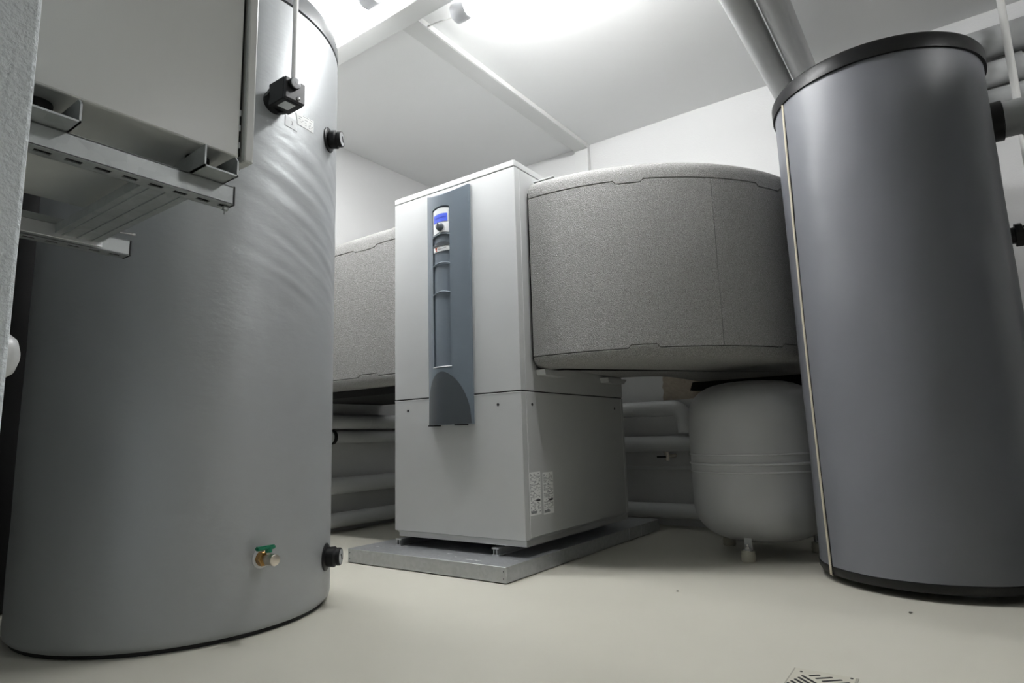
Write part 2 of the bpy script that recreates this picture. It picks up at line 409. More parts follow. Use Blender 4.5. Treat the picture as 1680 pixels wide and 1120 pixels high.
obj('lever', bm, M['green'], dv)

# conduit into the control box
bm = nb(); cyl(bm, (-1.868, 1.272, AZ1+.001), (-1.868, 1.272, H), .0095, 24)
obj('conduit_pipe', bm, M['conduit'], None, 'thin white vertical conduit coming down to the black box on the silver tank', 'conduit')

# ------------------------------------------------------------------ heat pump on its platform
PX0, PX1, PY0, PY1 = -2.520, -1.668, 2.41, 3.51
plat = thing('platform', (-2.16, 3.05, 0), 'low galvanised sheet metal platform under the silver cabinet', 'platform')
bm = nb(); bx(bm, -2.675, -1.645, 2.222, 3.905, .004, .072, .0015, 1); obj('deck', bm, M['galvpad'], plat)
for (px, py) in ((-1.66, 2.222), (-2.66, 2.222)):
    for z in (.022, .052): obj('rivet', cyl(nb(), (px, py+.002, z), (px, py-.0015, z), .0028, 12), M['ink'], plat)
for y in (3.45, 3.62): obj('joint_strip', bx(nb(), -1.6455, -1.6435, y-.0015, y+.0015, .004, .0725), M['edge'], plat)
bm = nb(); bx(bm, -2.66, -1.66, 2.237, 3.89, 0, .005); obj('underside', bm, M['groove'], plat)
# white scrape marks on the platform
rs = random.Random(5)
for (cx, cy, n, sp) in ((-2.585, 2.33, 3, .02), (-1.86, 2.30, 5, .05), (-2.05, 2.32, 4, .06), (-1.70, 2.36, 3, .02)):
    for k in range(n):
        bm = nb(); x = cx+rs.uniform(-sp, sp); y = cy+rs.uniform(-sp, sp)*.6; a = rs.uniform(0, PI); r = rs.uniform(.003, .008)
        prism(bm, [(x+r*(1.8 if i % 2 else .8)*math.cos(a+i*PI/4), y+r*.5*math.sin(a+i*PI/4)) for i in range(8)], 'z', .0715, .0724)
        obj('paint_spot', bm, M['white'], plat)

pump = thing('heat_pump', ((PX0+PX1)/2, (PY0+PY1)/2, .072), 'tall silver heat pump cabinet with dark control strip and blue display', 'heat pump')
for x in (-2.487, -1.84):
    bm = nb(); z0 = .0726
    bx(bm, x-.02, x+.02, 2.402, 3.50, z0, z0+.006); bx(bm, x-.02, x+.02, 2.402, 3.50, z0+.030, z0+.036)
    bx(bm, x-.011, x-.007, 2.402, 3.50, z0+.006, z0+.030); bx(bm, x+.007, x+.011, 2.402, 3.50, z0+.006, z0+.030); bx(bm, x-.007, x+.007, 2.42, 3.50, z0+.012, z0+.022)
    obj('foot_rail', bm, M['alu'], pump)
    for yy in (2.55, 3.35): obj('rubber_pad', bx(nb(), x-.02, x+.02, yy-.05, yy+.05, z0+.036, .121), M['rubber'], pump)
bm = nb(); bx(bm, PX0+.02, PX1-.004, PY0+.012, PY1-.01, .120, .158, .002); bx(bm, PX0+.016, PX1-.001, PY0+.008, PY1-.01, .142, .1475)
obj('base_frame', bm, M['alu'], pump)
ZS = .842
bm = nb(); bx(bm, PX0+.006, PX1-.006, PY0+.006, PY1-.004, .16, 1.972); obj('inner_frame', bm, M['groove'], pump)
fr = .042
obj('front_panel', bx(nb(), PX0, PX1, PY0, PY0+fr, .150, ZS-.003, .0025), M['pump'], pump)
obj('front_panel', bx(nb(), PX0, PX1, PY0, PY0+fr, ZS+.003, 1.973, .0025), M['pump'], pump)
obj('side_panel', bx(nb(), PX0, PX1, PY0+fr+.003, PY1, .158, ZS-.003, .0025), M['pump'], pump)
obj('side_panel', bx(nb(), PX0, PX1, PY0+fr+.003, PY1, ZS+.003, 1.973, .0025), M['pump'], pump)
obj('top_cover', bx(nb(), PX0-.001, PX1+.001, PY0-.001, PY1+.001, 1.977, 2.009, .003), M['pump'], pump)
for e in ((PX1-.004, PX1+.0012, PY0+fr-.0005, PY0+fr+.002, .158, ZS-.004), (PX1-.004, PX1+.0012, PY0+fr-.0005, PY0+fr+.002, ZS+.004, 1.972),
          (PX0, PX1, PY0-.0012, PY0+.004, ZS-.0065, ZS-.003), (PX1-.002, PX1+.0012, PY1-.03, PY1-.027, .158, ZS-.004)):
    obj('panel_edge', bx(nb(), *e), M['edge'], pump, 'bright bare panel edge')
for (x, y, z, dx, dy) in ((-2.419, PY0, .781, 0, -1), (-1.807, PY0, .782, 0, -1), (PX1, 2.501, .778, 1, 0), (PX1, 3.393, .776, 1, 0)):
    bm = nb(); lathe(bm, [(.0075, -.004), (.0075, .0012), (.005, .002), (.004, .001), (0, .001)], frame((x, y, z), (dx, dy, 0)), 20)
    obj('screw', bm, M['black'], pump)
# rating plates on the side
def plate(y0, y1, z0, z1, seed):
    bm = nb(); bx(bm, PX1-.001, PX1+.0012, y0, y1, z0, z1); o = obj('rating_plate', bm, M['white'], pump, 'printed white rating plate')
    r = random.Random(seed); bm = nb(); X0, X1 = PX1+.001, PX1+.0018
    z = z1-.008; W = y1-y0
    while z > z0+.012:
        if r.random() < .16: bx(bm, X0, X1, y0+.002, y1-.002, z-.0008, z); z -= .0045; continue
        y = y0+.004
        while y < y1-.008:
            l = r.uniform(.004, .016); l = min(l, y1-.004-y)
            if r.random() < .78: bx(bm, X0, X1, y, y+l, z-.0026, z)
            y += l+r.choice((.003, .003, .02))
        z -= .0052
    obj('print', bm, M['inkgrey'], o)
    bm = nb(); zz = z0+(z1-z0)*.315
    bx(bm, X0, X1+.0003, y0+W*.55, y1-W*.08, zz, zz+.008)
    obj('barcode', bm, M['ink'], o)
    bm = nb(); bx(bm, X0, X1+.0002, y0+W*.06, y0+W*.55, z0+.008, z0+.020); bx(bm, X1+.0001, X1+.0004, y0+W*.1, y0+W*.5, z0+.0095, z0+.0185)
    obj('stamp_box', bm, M['inkgrey'], o)
plate(2.455, 2.549, .256, .456, 3); plate(2.571, 2.663, .25, .449, 4)
# control fascia (convex, recessed column)
FX, FW, FE, FB = -2.103, .1475, 2.396, .062
def fy(x):
    u = max(-1, min(1, (x-FX)/FW)); return FE-FB*(1-u*u)
CX0, CX1, CZ0, CZ1 = -2.166, -2.046, .990, 1.838
def ztop(x):
    u = (x-FX)/FW; return 1.955-.046*(1-u*u)
def colz(x, z, k=.010):   # arched cross lines inside the column
    u = (x-FX)/(CX1-FX); return z+k*(1-min(1, u*u))
bm = nb()
xs = [(FX-FW+2*FW*i/28, 0) for i in range(29)]
xs = [q for q in xs if not (CX0-.002 < q[0] < CX1+.002)] + [(CX0, 0), (CX0+.0008, 1), (CX1-.0008, 1), (CX1, 0)] + [(CX0+(CX1-CX0)*i/10, 1) for i in range(1, 10)]
xs.sort(key=lambda q: (q[0], q[1]))
zs = [(.696, 0), (.84, 0), (CZ0, 0), (CZ0+.0008, 1)] + [(CZ0+(CZ1-CZ0)*i/8, 1) for i in range(1, 8)] + [(CZ1-.0008, 1), (CZ1, 0), (None, 0)]
grid = []
for (z, fz) in zs:
    row = []
    for (x, fx_) in xs:
        y = fy(x)+(.009 if (fz and fx_) else 0)
        zz = ztop(x) if z is None else z
        if z is not None and abs(z-CZ1) < .001 and CX0-.0005 < x < CX1+.0005: zz = colz(x, z)
        row.append(bm.verts.new((x, y, zz)))
    grid.append(row)
brow = [bm.verts.new((x, PY0+.002, .696)) for (x, _) in xs]; trow = [bm.verts.new((x, PY0+.002, 1.957)) for (x, _) in xs]
allr = [brow]+grid+[trow]
for a, b in zip(allr, allr[1:]):
    for i in range(len(xs)-1):
        f = bm.faces.new((a[i], a[i+1], b[i+1], b[i])); f.smooth = True
bm.faces.new([r[0] for r in allr]); bm.faces.new([r[-1] for r in allr][::-1])
fascia = obj('control_fascia', bm, M['fascia'], pump, 'convex slate grey control strip', sharp=28)
def strip(bm, x0, x1, zb, zt, off, th=.003, n=12):
    t = bmesh.new(); F = []; B = []
    for i in range(n+1):
        x = x0+(x1-x0)*i/n
        F.append((t.verts.new((x, fy(x)+off, zb(x))), t.verts.new((x, fy(x)+off, zt(x)))))
        B.append((t.verts.new((x, fy(x)+off+th, zb(x))), t.verts.new((x, fy(x)+off+th, zt(x)))))
    for i in range(n):
        t.faces.new((F[i][0], F[i+1][0], F[i+1][1], F[i][1])).smooth = True
        t.faces.new((B[i][1], B[i+1][1], B[i+1][0], B[i][0]))
        t.faces.new((F[i][1], F[i+1][1], B[i+1][1], B[i][1])); t.faces.new((B[i][0], B[i+1][0], F[i+1][0], F[i][0]))
    t.faces.new((F[0][0], F[0][1], B[0][1], B[0][0])); t.faces.new((F[n][1], F[n][0], B[n][0], B[n][1]))
    bmesh.ops.recalc_face_normals(t, faces=t.faces)
    add(bm, t)
c0, c1 = CX0+.004, CX1-.003
bm = nb(); strip(bm, c0, c1, lambda x: colz(x, 1.694), lambda x: colz(x, 1.829), .003, .006); dp = obj('display_plate', bm, M['displate'], fascia, 'white plate with screen and dial')
sl = lambda z: (lambda x: colz(x, z, .006))
bm = nb(); strip(bm, c0+.008, c1-.009, sl(1.757), sl(1.800), .0015, .003)
sc = obj('screen', bm, M['screen'], fascia, 'small blue lit screen')
bm = nb()
for k in range(9):
    xx = c0+.018+k*.009
    strip(bm, xx, xx+.006, sl(1.776), sl(1.782), .0011, .001, 1)
obj('screen_text', bm, M['screenline'], sc)
kx, kz = FX+.001, 1.731
bm = nb(); lathe(bm, [(.0215, 0), (.0215, .010), (.018, .020), (.013, .023), (0, .0235)], frame((kx, fy(kx)+.0035, kz), (0, -1, .12)), 32); kn = obj('control_knob', bm, mat('knob_grey', (.07, .08, .09), .3), fascia, 'round dark grey dial')
bm = nb(); bx(bm, kx-.0025, kx+.0025, fy(kx)-.0215, fy(kx)-.012, kz-.002, kz+.017, .0008); obj('pointer_rib', bm, M['groove'], kn)
for z in (1.684, 1.527, 1.372):
    bm = nb(); tube(bm, [(CX0+(CX1-CX0)*i/14, fy(CX0+(CX1-CX0)*i/14)+.003, colz(CX0+(CX1-CX0)*i/14, z)) for i in range(15)], .0042, 10)
    obj('ridge', bm, M['fascia'], fascia)
bm = nb(); tube(bm, [(CX0-.003+(CX1-CX0+.006)*i/14, fy(CX0-.003+(CX1-CX0+.006)*i/14)+.0005, .989) for i in range(15)], .0028, 8); obj('lower_rim', bm, M['displate'], fascia, 'pale lower rim of the recess')
bm = nb(); strip(bm, c0, c1, lambda x: 1.601, lambda x: 1.628, .004, .005); bp = obj('badge', bm, M['displate'], fascia, 'pale badge with red mark')
bm = nb(); strip(bm, c0, c1, lambda x: 1.629, lambda x: colz(x, 1.640, .012), .0015, .007); obj('badge_hood', bm, M['fascia_dark'], fascia)
bx0 = FX-.040
bm = nb(); yb = fy(bx0+.008)+.0025
prism(bm, [(bx0, 1.624), (bx0+.005, 1.625), (bx0+.006, 1.612), (bx0+.014, 1.606), (bx0+.013, 1.603), (bx0+.004, 1.605)], 'y', yb-.0005, yb+.002)
prism(bm, [(bx0+.009, 1.624), (bx0+.014, 1.625), (bx0+.012, 1.613), (bx0+.0085, 1.616)], 'y', yb-.0005, yb+.002)
obj('badge_mark', bm, M['red'], bp)
bm = text_mesh('alpha innotec', .0115, Matrix.Translation((bx0+.019, fy(FX)+.0025, 1.6115)) @ Matrix.Rotation(PI/2, 4, 'X')); obj('badge_text', bm, M['inkgrey'], bp)
# dark half-ellipse at the foot of the strip
bm = nb()
def ell(x):
    u = (x-FX)/(FW-.004); return .702+.262*math.sqrt(max(0, 1-u*u))
strip(bm, FX-FW+.004, FX+FW-.004, lambda x: .698, ell, -.0022, .0035, 60); obj('lower_inlay', bm, M['fascia_dark'], fascia, 'dark half-ellipse inlay')
for x in (FX-.10, FX+.085):
    bm = nb(); bx(bm, x-.022, x+.022, fy(x)-.001, PY0+.001, .690, .6965)
    obj('clip', bm, M['black'], fascia)
# ------------------------------------------------------------------ moulded foam ducts
def outline(pts):
    """CCW closed polyline -> points with outward normals"""
    n = len(pts); out = []
    for i in range(n):
        a, b, c = Vector(pts[i-1]), Vector(pts[i]), Vector(pts[(i+1) % n])
        d1 = (b-a).normalized(); d2 = (c-b).normalized()
        n1 = Vector((d1.y, -d1.x)); n2 = Vector((d2.y, -d2.x)); m = (n1+n2)
        m = m/max(.35, m.dot(n1)) if m.length > 1e-6 else n1
        out.append((b, m))
    return out
def shell(bm, ol, layers, flag=()):
    rings = []
    for (zf, ins) in layers:
        ring = []
        for i, (p, nrm) in enumerate(ol):
            extra = .004 if (flag and i in flag and ins < .004) else 0
            q = p-nrm*(ins+extra); z = zf(i) if callable(zf) else zf
            ring.append(bm.verts.new((q.x, q.y, z)))
        rings.append(ring)
    n = len(ol)
    for a, b in zip(rings, rings[1:]):
        for i in range(n):
            f = bm.faces.new((a[i], a[(i+1) % n], b[(i+1) % n], b[i])); f.smooth = True
    bm.faces.new(rings[0][::-1]); bm.faces.new(rings[-1])
    bmesh.ops.recalc_face_normals(bm, faces=bm.faces)
    return bm
def duct(name, pts, label, tabs_top, tabs_bot, notch, seal=None, loc=(0, 0, 0)):
    ol = outline(pts)
    def ztab(base, tabs, dz):
        return lambda i: base+(dz if any(a <= i <= b for a, b in tabs) else 0)
    ZT, ZB = 1.82, 1.008
    t = thing(name, loc, label, 'air duct')
    bm = nb(); shell(bm, ol, [(ztab(ZB+.0015, tabs_bot, .016), .003), (ztab(ZB+.004, tabs_bot, .016), 0), (ztab(ZT-.004, tabs_top, -.016), 0), (ztab(ZT-.0015, tabs_top, -.016), .003)], notch)
    obj('side_shell', bm, M['epp'], t, sharp=50)
    bm = nb(); shell(bm, ol, [(ztab(ZT+.0015, tabs_top, -.016), .003), (ztab(ZT+.004, tabs_top, -.016), 0), (1.862, .001), (1.885, .006), (1.903, .02), (1.914, .045), (1.918, .08)])
    obj('lid', bm, M['epp'], t, sharp=50)
    bm = nb(); shell(bm, ol, [(.950, .10), (.953, .06), (.960, .03), (.972, .010), (.985, .003), (ztab(ZB-.004, tabs_bot, .016), 0), (ztab(ZB-.0015, tabs_bot, .016), .003)])
    obj('bottom_tray', bm, M['epp'], t, sharp=50)
    bm = nb(); shell(bm, ol, [(.99, .008), (1.85, .008)]); obj('core', bm, M['groove'], t)
    return t
pts = []; CXd, CYd, RO, RI = -1.62, 3.60, 1.10, .20
pts += [(-1.648+.007*i, 2.5) for i in range(4)]
NA = 120
def dense_arc(R, a0, a1, n):
    return [(CXd+R*math.cos(math.radians(a0+(a1-a0)*i/n)), CYd+R*math.sin(math.radians(a0+(a1-a0)*i/n))) for i in range(n+1)]
A = dense_arc(RO, -90, 0, NA)
NOTCH = math.degrees(math.asin((-.825-CXd)/RO))-90
for q in (-.10, -.03, .03, .10): A.append((CXd+RO*math.cos(math.radians(NOTCH+q)), CYd+RO*math.sin(math.radians(NOTCH+q))))
A.sort(key=lambda p: p[0])
pts += A
pts += [(-.52, 3.60+.05*i) for i in range(1, 11)]+[(-.52, 4.146)]
pts += [(CXd+RI, 4.146)]+[(CXd+RI, 3.9), (CXd+RI, 3.7)]+dense_arc(RI, 0, -90, 10)
pts += [(-1.648, 3.40)]
ib = 4
def ang_of(x): return min(range(len(A)), key=lambda i: abs(A[i][0]-x))+ib
dr = duct('air_duct', pts, 'wide speckled grey foam duct curving from the silver cabinet over the round vessel',
     [(ang_of(-1.20), ang_of(-1.10)), (ang_of(-.66), ang_of(-.60))], [(ang_of(-1.17), ang_of(-1.07)), (ang_of(-.63), ang_of(-.58))], set(sorted(range(len(A)), key=lambda i: abs(math.degrees(math.atan2(A[i][1]-CYd, A[i][0]-CXd))-NOTCH))[:2]) and {ib+i for i in sorted(range(len(A)), key=lambda i: abs(math.degrees(math.atan2(A[i][1]-CYd, A[i][0]-CXd))-NOTCH))[:2]}, loc=(-1.1, 3.4, .93))
bm = nb(); bx(bm, PX1+.001, -1.649, 2.52, 3.39, 1.0, 1.86); obj('gasket', bm, M['blackmat'], dr, 'black gasket against the cabinet')
for yb_ in (2.62, 3.30):
    bm = nb(); prism(bm, [(yb_-.08, .9495), (yb_+.17, .9495), (yb_+.13, .922), (yb_-.07, .922)], 'x', PX1+.002, PX1+.055)
    obj('bracket', bm, M['pump'], dr, 'pale bracket under the duct end')
bm = nb(); bx(bm, -1.64, -1.52, 2.54, 2.62, 1.918, 1.926, .002); bx(bm, -1.66, -1.50, 2.56, 2.74, 1.905, 1.919, .003); obj('top_bracket', bm, M['pump'], dr)
# torn black sealing foam below the duct at the wall
bm = nb(); poly = [(-1.42, .928)]; x = -1.42; r = random.Random(11)
low = []
while x < -.40:
    low.append((x, .905-.03*math.sin((x+1.42)/1.0*PI)*r.uniform(.5, 1.2)-r.uniform(0, .016))); x += r.uniform(.012, .04)
prism(bm, [(-1.40, .949)]+low+[(-.40, .949)], 'y', YB-.12, YB-.002)
obj('sealing_foam', bm, M['blackmat'], dr, 'torn black foam under the duct end')
# straight duct on the far side of the pump
pl = [(-3.676, 2.50)]+[(-3.676+.02*i, 2.50) for i in range(1, 57)]+[(-2.545, 2.50), (-2.545, 3.40), (-3.676, 3.40)]
def ix(x): return int(round((x+3.676)/.02))
dl = duct('air_duct', pl, 'speckled grey foam duct, straight, between the silver cabinet and the silver tank',
     [(ix(-2.985), ix(-2.79)), (0, 2)], [(ix(-2.91), ix(-2.77))], None, loc=(-3.1, 2.95, .93))
bm = nb(); bx(bm, -2.544, PX0-.001, 2.52, 3.39, 1.0, 1.86); obj('gasket', bm, M['blackmat'], dl, 'black gasket against the cabinet')
bm = nb(); bx(bm, -3.678, -2.56, 2.60, 3.38, .905, .949); obj('sealing_foam', bm, M['blackmat'], dl, 'black foam under the duct')

# ------------------------------------------------------------------ expansion vessel
VC = (-.877, 3.425); VR = .333
ves = thing('expansion_vessel', (VC[0], VC[1], 0), 'round grey enamelled expansion vessel on three legs under the curved duct', 'vessel')
T = Matrix.Translation((VC[0], VC[1], 0))
def dome(zc, h, R, n, top):
    out = []
    for i in range(n+1):
        a = PI/2*i/n; r = R*max(0, math.cos(a))**.62; z = zc+(h if top else -h)*math.sin(a)**.85 if i else zc
        out.append((r if i < n else 0, z))
    return out if top else out[::-1]
bm = nb(); lathe(bm, dome(.69, .185, VR, 16, True) if 0 else [(VR, .462)]+[(VR, .60)]+dome(.68, .20, VR, 18, True), T, 96); obj('upper_shell', bm, M['vessel'], ves)
bm = nb(); lathe(bm, dome(.27, .205, VR, 18, False)+[(VR, .35), (VR, .458)], T, 96); obj('lower_shell', bm, M['vessel'], ves)
bm = nb()
for z, h, k in ((.506, .005, .0045), (.460, .007, .008), (.420, .005, .0045)):
    lathe(bm, [(VR-.002, z-h), (VR+k, z-h*.4), (VR+k, z+h*.4), (VR-.002, z+h)], T, 96, cap=False)
    obj('joint_band', bm, M['bandgrey'], ves); bm = nb()
bm.free()
for k in range(3):
    a = math.radians(-92.5+120*k); lx, ly = VC[0]+.251*math.cos(a), VC[1]+.251*math.sin(a)
    bm = nb(); R = Matrix.Translation((lx, ly, 0)) @ Matrix.Rotation(a, 4, 'Z')
    t = nb(); bx(t, -.003, .003, -.018, .018, .052, .17, .001); bx(t, -.003, .030, -.018, .018, .052, .057, .001)
    add(bm, t, R)
    lg = obj('leg', bm, M['pipegrey'], ves)
    bm = nb(); t = nb(); lathe(t, [(.032, 0), (.034, .008), (.032, .016), (.034, .024), (.032, .032), (.031, .05), (0, .05)], Matrix.Translation((.012, 0, 0)), 28); add(bm, t, R)
    obj('rubber_foot', bm, M['beigerubber'], lg, 'beige ribbed rubber foot')
    bm = nb(); t = nb(); lathe(t, [(.011, .056), (.011, .068), (.006, .068), (.006, .080), (0, .081)], Matrix.Translation((.015, 0, 0)), 6); add(bm, t, R)
    obj('bolt', bm, M['chrome'], lg)

# ------------------------------------------------------------------ charcoal storage tank
SX, SY, SR = -.150, 3.136, .413
st = thing('storage_tank', (SX, SY, 0), 'dark grey cylindrical tank with black lid and beige zip seam', 'tank')
T = Matrix.Translation((SX, SY, 0))
bm = nb(); NS = 160; rows = []
for j in range(61):
    z = .064+(2.098-.064)*j/60; row = []
    for i in range(NS):
        a = 2*PI*i/NS
        d = .0035*noise.noise((math.cos(a)*2.2, math.sin(a)*2.2, z*2.4))+.0015*noise.noise((math.cos(a)*5, math.sin(a)*5, z*7))
        row.append(bm.verts.new((SX+(SR+d)*math.cos(a), SY+(SR+d)*math.sin(a), z)))
    rows.append(row)
for r0, r1 in zip(rows, rows[1:]):
    for i in range(NS):
        bm.faces.new((r0[i], r0[(i+1) % NS], r1[(i+1) % NS], r1[i])).smooth = True
bm.faces.new(rows[0][::-1]); bm.faces.new(rows[-1])
obj('jacket', bm, M['pvc'], st)
bm = nb(); lathe(bm, [(SR-.02, .026), (SR-.004, .03), (SR+.002, .04), (SR+.002, .062), (SR-.01, .066)], T, 128); obj('base_ring', bm, M['black'], st)
for k in range(3):
    a = math.radians(-60+120*k); bm = nb(); cyl(bm, (SX+.25*math.cos(a), SY+.25*math.sin(a), 0), (SX+.25*math.cos(a), SY+.25*math.sin(a), .027), .05, 32); obj('foot', bm, M['galv'], st)
bm = nb(); lathe(bm, [(SR-.01, 2.094), (SR+.010, 2.094), (SR+.011, 2.150), (SR+.005, 2.160), (SR-.02, 2.166), (0, 2.172)], T, 128); obj('lid', bm, M['lidblack'], st)
bm = nb(); r = random.Random(2); zp = []; zq = []
for i in range(60):
    z = 2.093-(2.093-.03)*i/59
    a = math.radians(-143.8-2.2*math.sin(PI*(2.09-z)/2.06)+.35*noise.noise((z*6, 3.3, 0)))
    rr = SR+.0025
    zp.append((SX+rr*math.cos(a), SY+rr*math.sin(a), z)); b = a+math.radians(.75); zq.append((SX+(rr-.001)*math.cos(b), SY+(rr-.001)*math.sin(b), z))
tube(bm, zp, .0072, 8); zo = obj('zip_seam', bm, M['zip'], st, 'beige zip tape')
bm = nb(); tube(bm, zq, .0028, 8); obj('zip_edge', bm, M['black'], zo)
bm = nb(); e = Vector(zp[-1]); nrm = Vector((e.x-SX, e.y-SY, 0)).normalized()
tube(bm, [e+nrm*.004+Vector((0, 0, .03)), e+nrm*.007+Vector((.004, 0, .012)), e+nrm*.005+Vector((.008, 0, -.004))], .003, 8); obj('zip_pull', bm, M['zip'], zo)
bm = nb(); lathe(bm, [(.028, 2.168), (.028, 2.192), (.022, 2.200), (.014, 2.200), (.012, 2.206), (0, 2.206)], Matrix.Translation((-.152, 2.81, 0)), 24); obj('brass_plug', bm, M['brass'], st)
bm = nb(); cyl(bm, (SX+.36, 3.36, 1.945), (.315, 3.36, 1.945), .088, 40); obj('pipe_collar', bm, M['black'], st)

# unseen added tank that keeps the far lamp off the charcoal tank
blocker_tank = thing('storage_tank', (.98, 2.72, 0), 'unseen dark grey cylinder added beyond the vertical grey pipe to block the farther lamp', 'tank')
T = Matrix.Translation((.98, 2.72, 0))
bm = nb(); lathe(bm, [(SR, .064), (SR, 2.098)], T, 96); obj('jacket', bm, M['pvc'], blocker_tank)
bm = nb(); lathe(bm, [(SR-.02, 0), (SR+.002, .02), (SR+.002, .062), (SR-.01, .066)], T, 96); obj('base_ring', bm, M['black'], blocker_tank)
bm = nb(); lathe(bm, [(SR-.01, 2.094), (SR+.010, 2.094), (SR+.011, 2.150), (SR-.02, 2.166), (0, 2.172)], T, 96); obj('lid', bm, M['lidblack'], blocker_tank)
bt = thing('added_shade_cylinder', (-3.32, .66, 0), 'tall black cylinder added as a dark strip for the unlit gap behind the silver tank', 'tank')  # black cylinder added to block lamp light and darken the unlit gap
T = Matrix.Translation((-3.32, .66, 0))
bm = nb(); lathe(bm, [(.33, .02), (.33, 2.3)], T, 96); obj('jacket', bm, M['blackmat'], bt)
bm = nb(); lathe(bm, [(.31, 0), (.32, .02)], T, 96); obj('base_ring', bm, M['black'], bt)
bm = nb(); lathe(bm, [(.325, 2.3), (.335, 2.302), (.335, 2.36), (.31, 2.375), (0, 2.38)], T, 96); obj('lid', bm, M['lidblack'], bt)

# ------------------------------------------------------------------ pipes
def pipe(pts, r, m, label, name='insulated_pipe', cat='pipe', n=28, group=None):
    bm = nb(); tube(bm, pts, r, n); return obj(name, bm, m, None, label, cat, group)
def elbow(p, u, v, R, n=8):
    """corner at p, coming along -u direction then leaving along v"""
    p, u, v = Vector(p), Vector(u), Vector(v); c = p+u*R+v*R
    return [c-v*R*math.cos(PI/2*i/n)-u*R*math.sin(PI/2*i/n) for i in range(n+1)]
# ceiling pipes above the charcoal tank
pipe([(-.634, YN+.002, 2.68), (-.634, 4.148, 2.68)], .066, M['pipegrey'], 'thick grey ceiling pipe nearer the lit lamp, above the charcoal tank')
pipe([(-.491, YN+.002, 2.68), (-.491, 4.148, 2.68)], .066, M['pipegrey'], 'thick grey ceiling pipe farther from the lit lamp, above the charcoal tank lid')
for px in (-.634, -.491):
    o = [q for q in COL.objects if q.name.startswith('insulated_pipe') and abs(q.location.x-px) < .01][0]
    for yy in (-3.2, -.9): obj('hanger_rod', cyl(nb(), (px, yy, 2.742), (px, yy, H), .006, 12), M['galv'], o)
# back wall, low
y = 4.055
def wclip(o, xs, z, r):
    for x in xs:
        bm = nb(); bx(bm, x-.01, x+.01, y-.01+r, YB, z-.008, z+.008); obj('wall_clip', bm, M['galv'], o)
p = [(-3.45, y, .788), (-1.60, y, .788)]+elbow((-1.475, y, .788), (-1, 0, 0), (0, 0, -1), .09)+[(-1.475, y, .66), (-1.475, y, .62)]
o = pipe(p, .053, M['pipewhite'], 'white pipe along the back wall, topmost of the stack, bending down beside the round vessel'); wclip(o, (-2.9, -1.9), .788, .05)
o = pipe([(-3.45, y, .551), (-.35, y, .551)], .052, M['pipewhite'], 'white pipe along the back wall just above the small tap'); wclip(o, (-2.9, -1.9), .551, .05)
bm = nb(); bx(bm, -3.45, -.35, YB-.025, YB, .370, .397, .003); obj('cable_duct', bm, M['pipewhite'], None, 'thin flat white cable duct low on the back wall under the small tap', 'cable duct')
o = pipe([(-3.45, y, .108), (-.35, y, .108)], .05, M['pipewhite'], 'white pipe along the back wall just above the floor, behind the round vessel'); wclip(o, (-2.9, -1.9), .108, .048)
# tap
tpv = thing('drain_tap', (-1.605, 4.0, .44), 'tiny metal tap with dark lever below a white pipe on the back wall', 'tap')
bm = nb(); cyl(bm, (-1.60, 4.04, .468), (-1.60, 3.985, .468), .013, 20); cyl(bm, (-1.60, 4.0, .44), (-1.60, 4.0, .497), .015, 20, .003); obj('body', bm, M['nickel'], tpv)
bm = nb(); bx(bm, -1.665, -1.60, 3.982, 3.99, .459, .471, .002); obj('lever', bm, M['black'], tpv)
bm = nb(); cyl(bm, (-1.60, 4.04, .468), (-1.60, YB, .468), .012, 16); obj('stub', bm, M['nickel'], tpv)
# left wall, low
x = -3.61
def lpipe(z, r, label, xx=x):
    o = pipe([(xx, 1.05, z), (xx, 3.93, z)], r, M['pipewhite'], label)
    for yy in (1.4, 3.4):
        bm = nb(); bx(bm, XL, xx+.01-r, yy-.01, yy+.01, z-.008, z+.008); obj('wall_clip', bm, M['galv'], o)
    return o
o = lpipe(.772, .053, 'white pipe behind the silver tank, topmost on that wall, just under the straight foam duct')
bm = nb(); t = bmesh.new(); lathe(bm, [(.0535, -.002), (.0545, 0), (.0535, .002)], frame((x, 3.16, .772), (0, 1, 0)), 40, cap=False); obj('joint_ring', bm, M['displate'], o)
o = lpipe(.662, .043, 'white pipe with dark clamp ring behind the silver tank, second below the straight foam duct', -3.632)
bm = nb(); lathe(bm, [(.044, -.012), (.052, -.012), (.052, .012), (.044, .012)], frame((-3.632, 2.862, .662), (0, 1, 0)), 40, cap=False); obj('pipe_clamp', bm, M['black'], o, 'dark rubber lined clamp')
lpipe(.322, .058, 'white pipe behind the silver tank at knee height, third below the straight foam duct')
lpipe(.086, .052, 'white pipe behind the silver tank lowest above the floor')
# upper back wall behind the charcoal tank
y = 4.04
pipe([(.15, y, 2.665), (XR-.002, y, 2.665)], .082, M['pipegrey'], 'thick grey pipe under the ceiling on the back wall, highest behind the charcoal tank')
o = pipe([(.12, y, 2.485), (XR-.002, y, 2.485)], .066, M['pipewhite'], 'pale pipe with sleeve on the back wall, second below the ceiling behind the charcoal tank')
bm = nb(); cyl(bm, (.445, y, 2.485), (.50, y, 2.485), .076, 32, .004); obj('sleeve', bm, M['pipegrey'], o)
pipe([(.10, y, 2.342), (XR-.002, y, 2.342)], .056, M['pipegrey'], 'grey pipe on the back wall, third below the ceiling behind the charcoal tank')
p = [(.318, 3.36, 1.945)]+elbow((.455, 3.36, 1.945), (-1, 0, 0), (0, 0, -1), .085)+[(.455, 3.36, 1.7), (.455, 3.36, .003)]
pipe(p, .078, M['pipegrey'], 'thick grey pipe leaving the side of the charcoal tank and turning down to the floor')
pipe([(.437, 3.9, 1.6), (.437, 3.9, H)], .0175, M['conduit'], 'thin pale vertical conduit from the ceiling behind the charcoal tank', 'conduit_pipe', 'conduit')
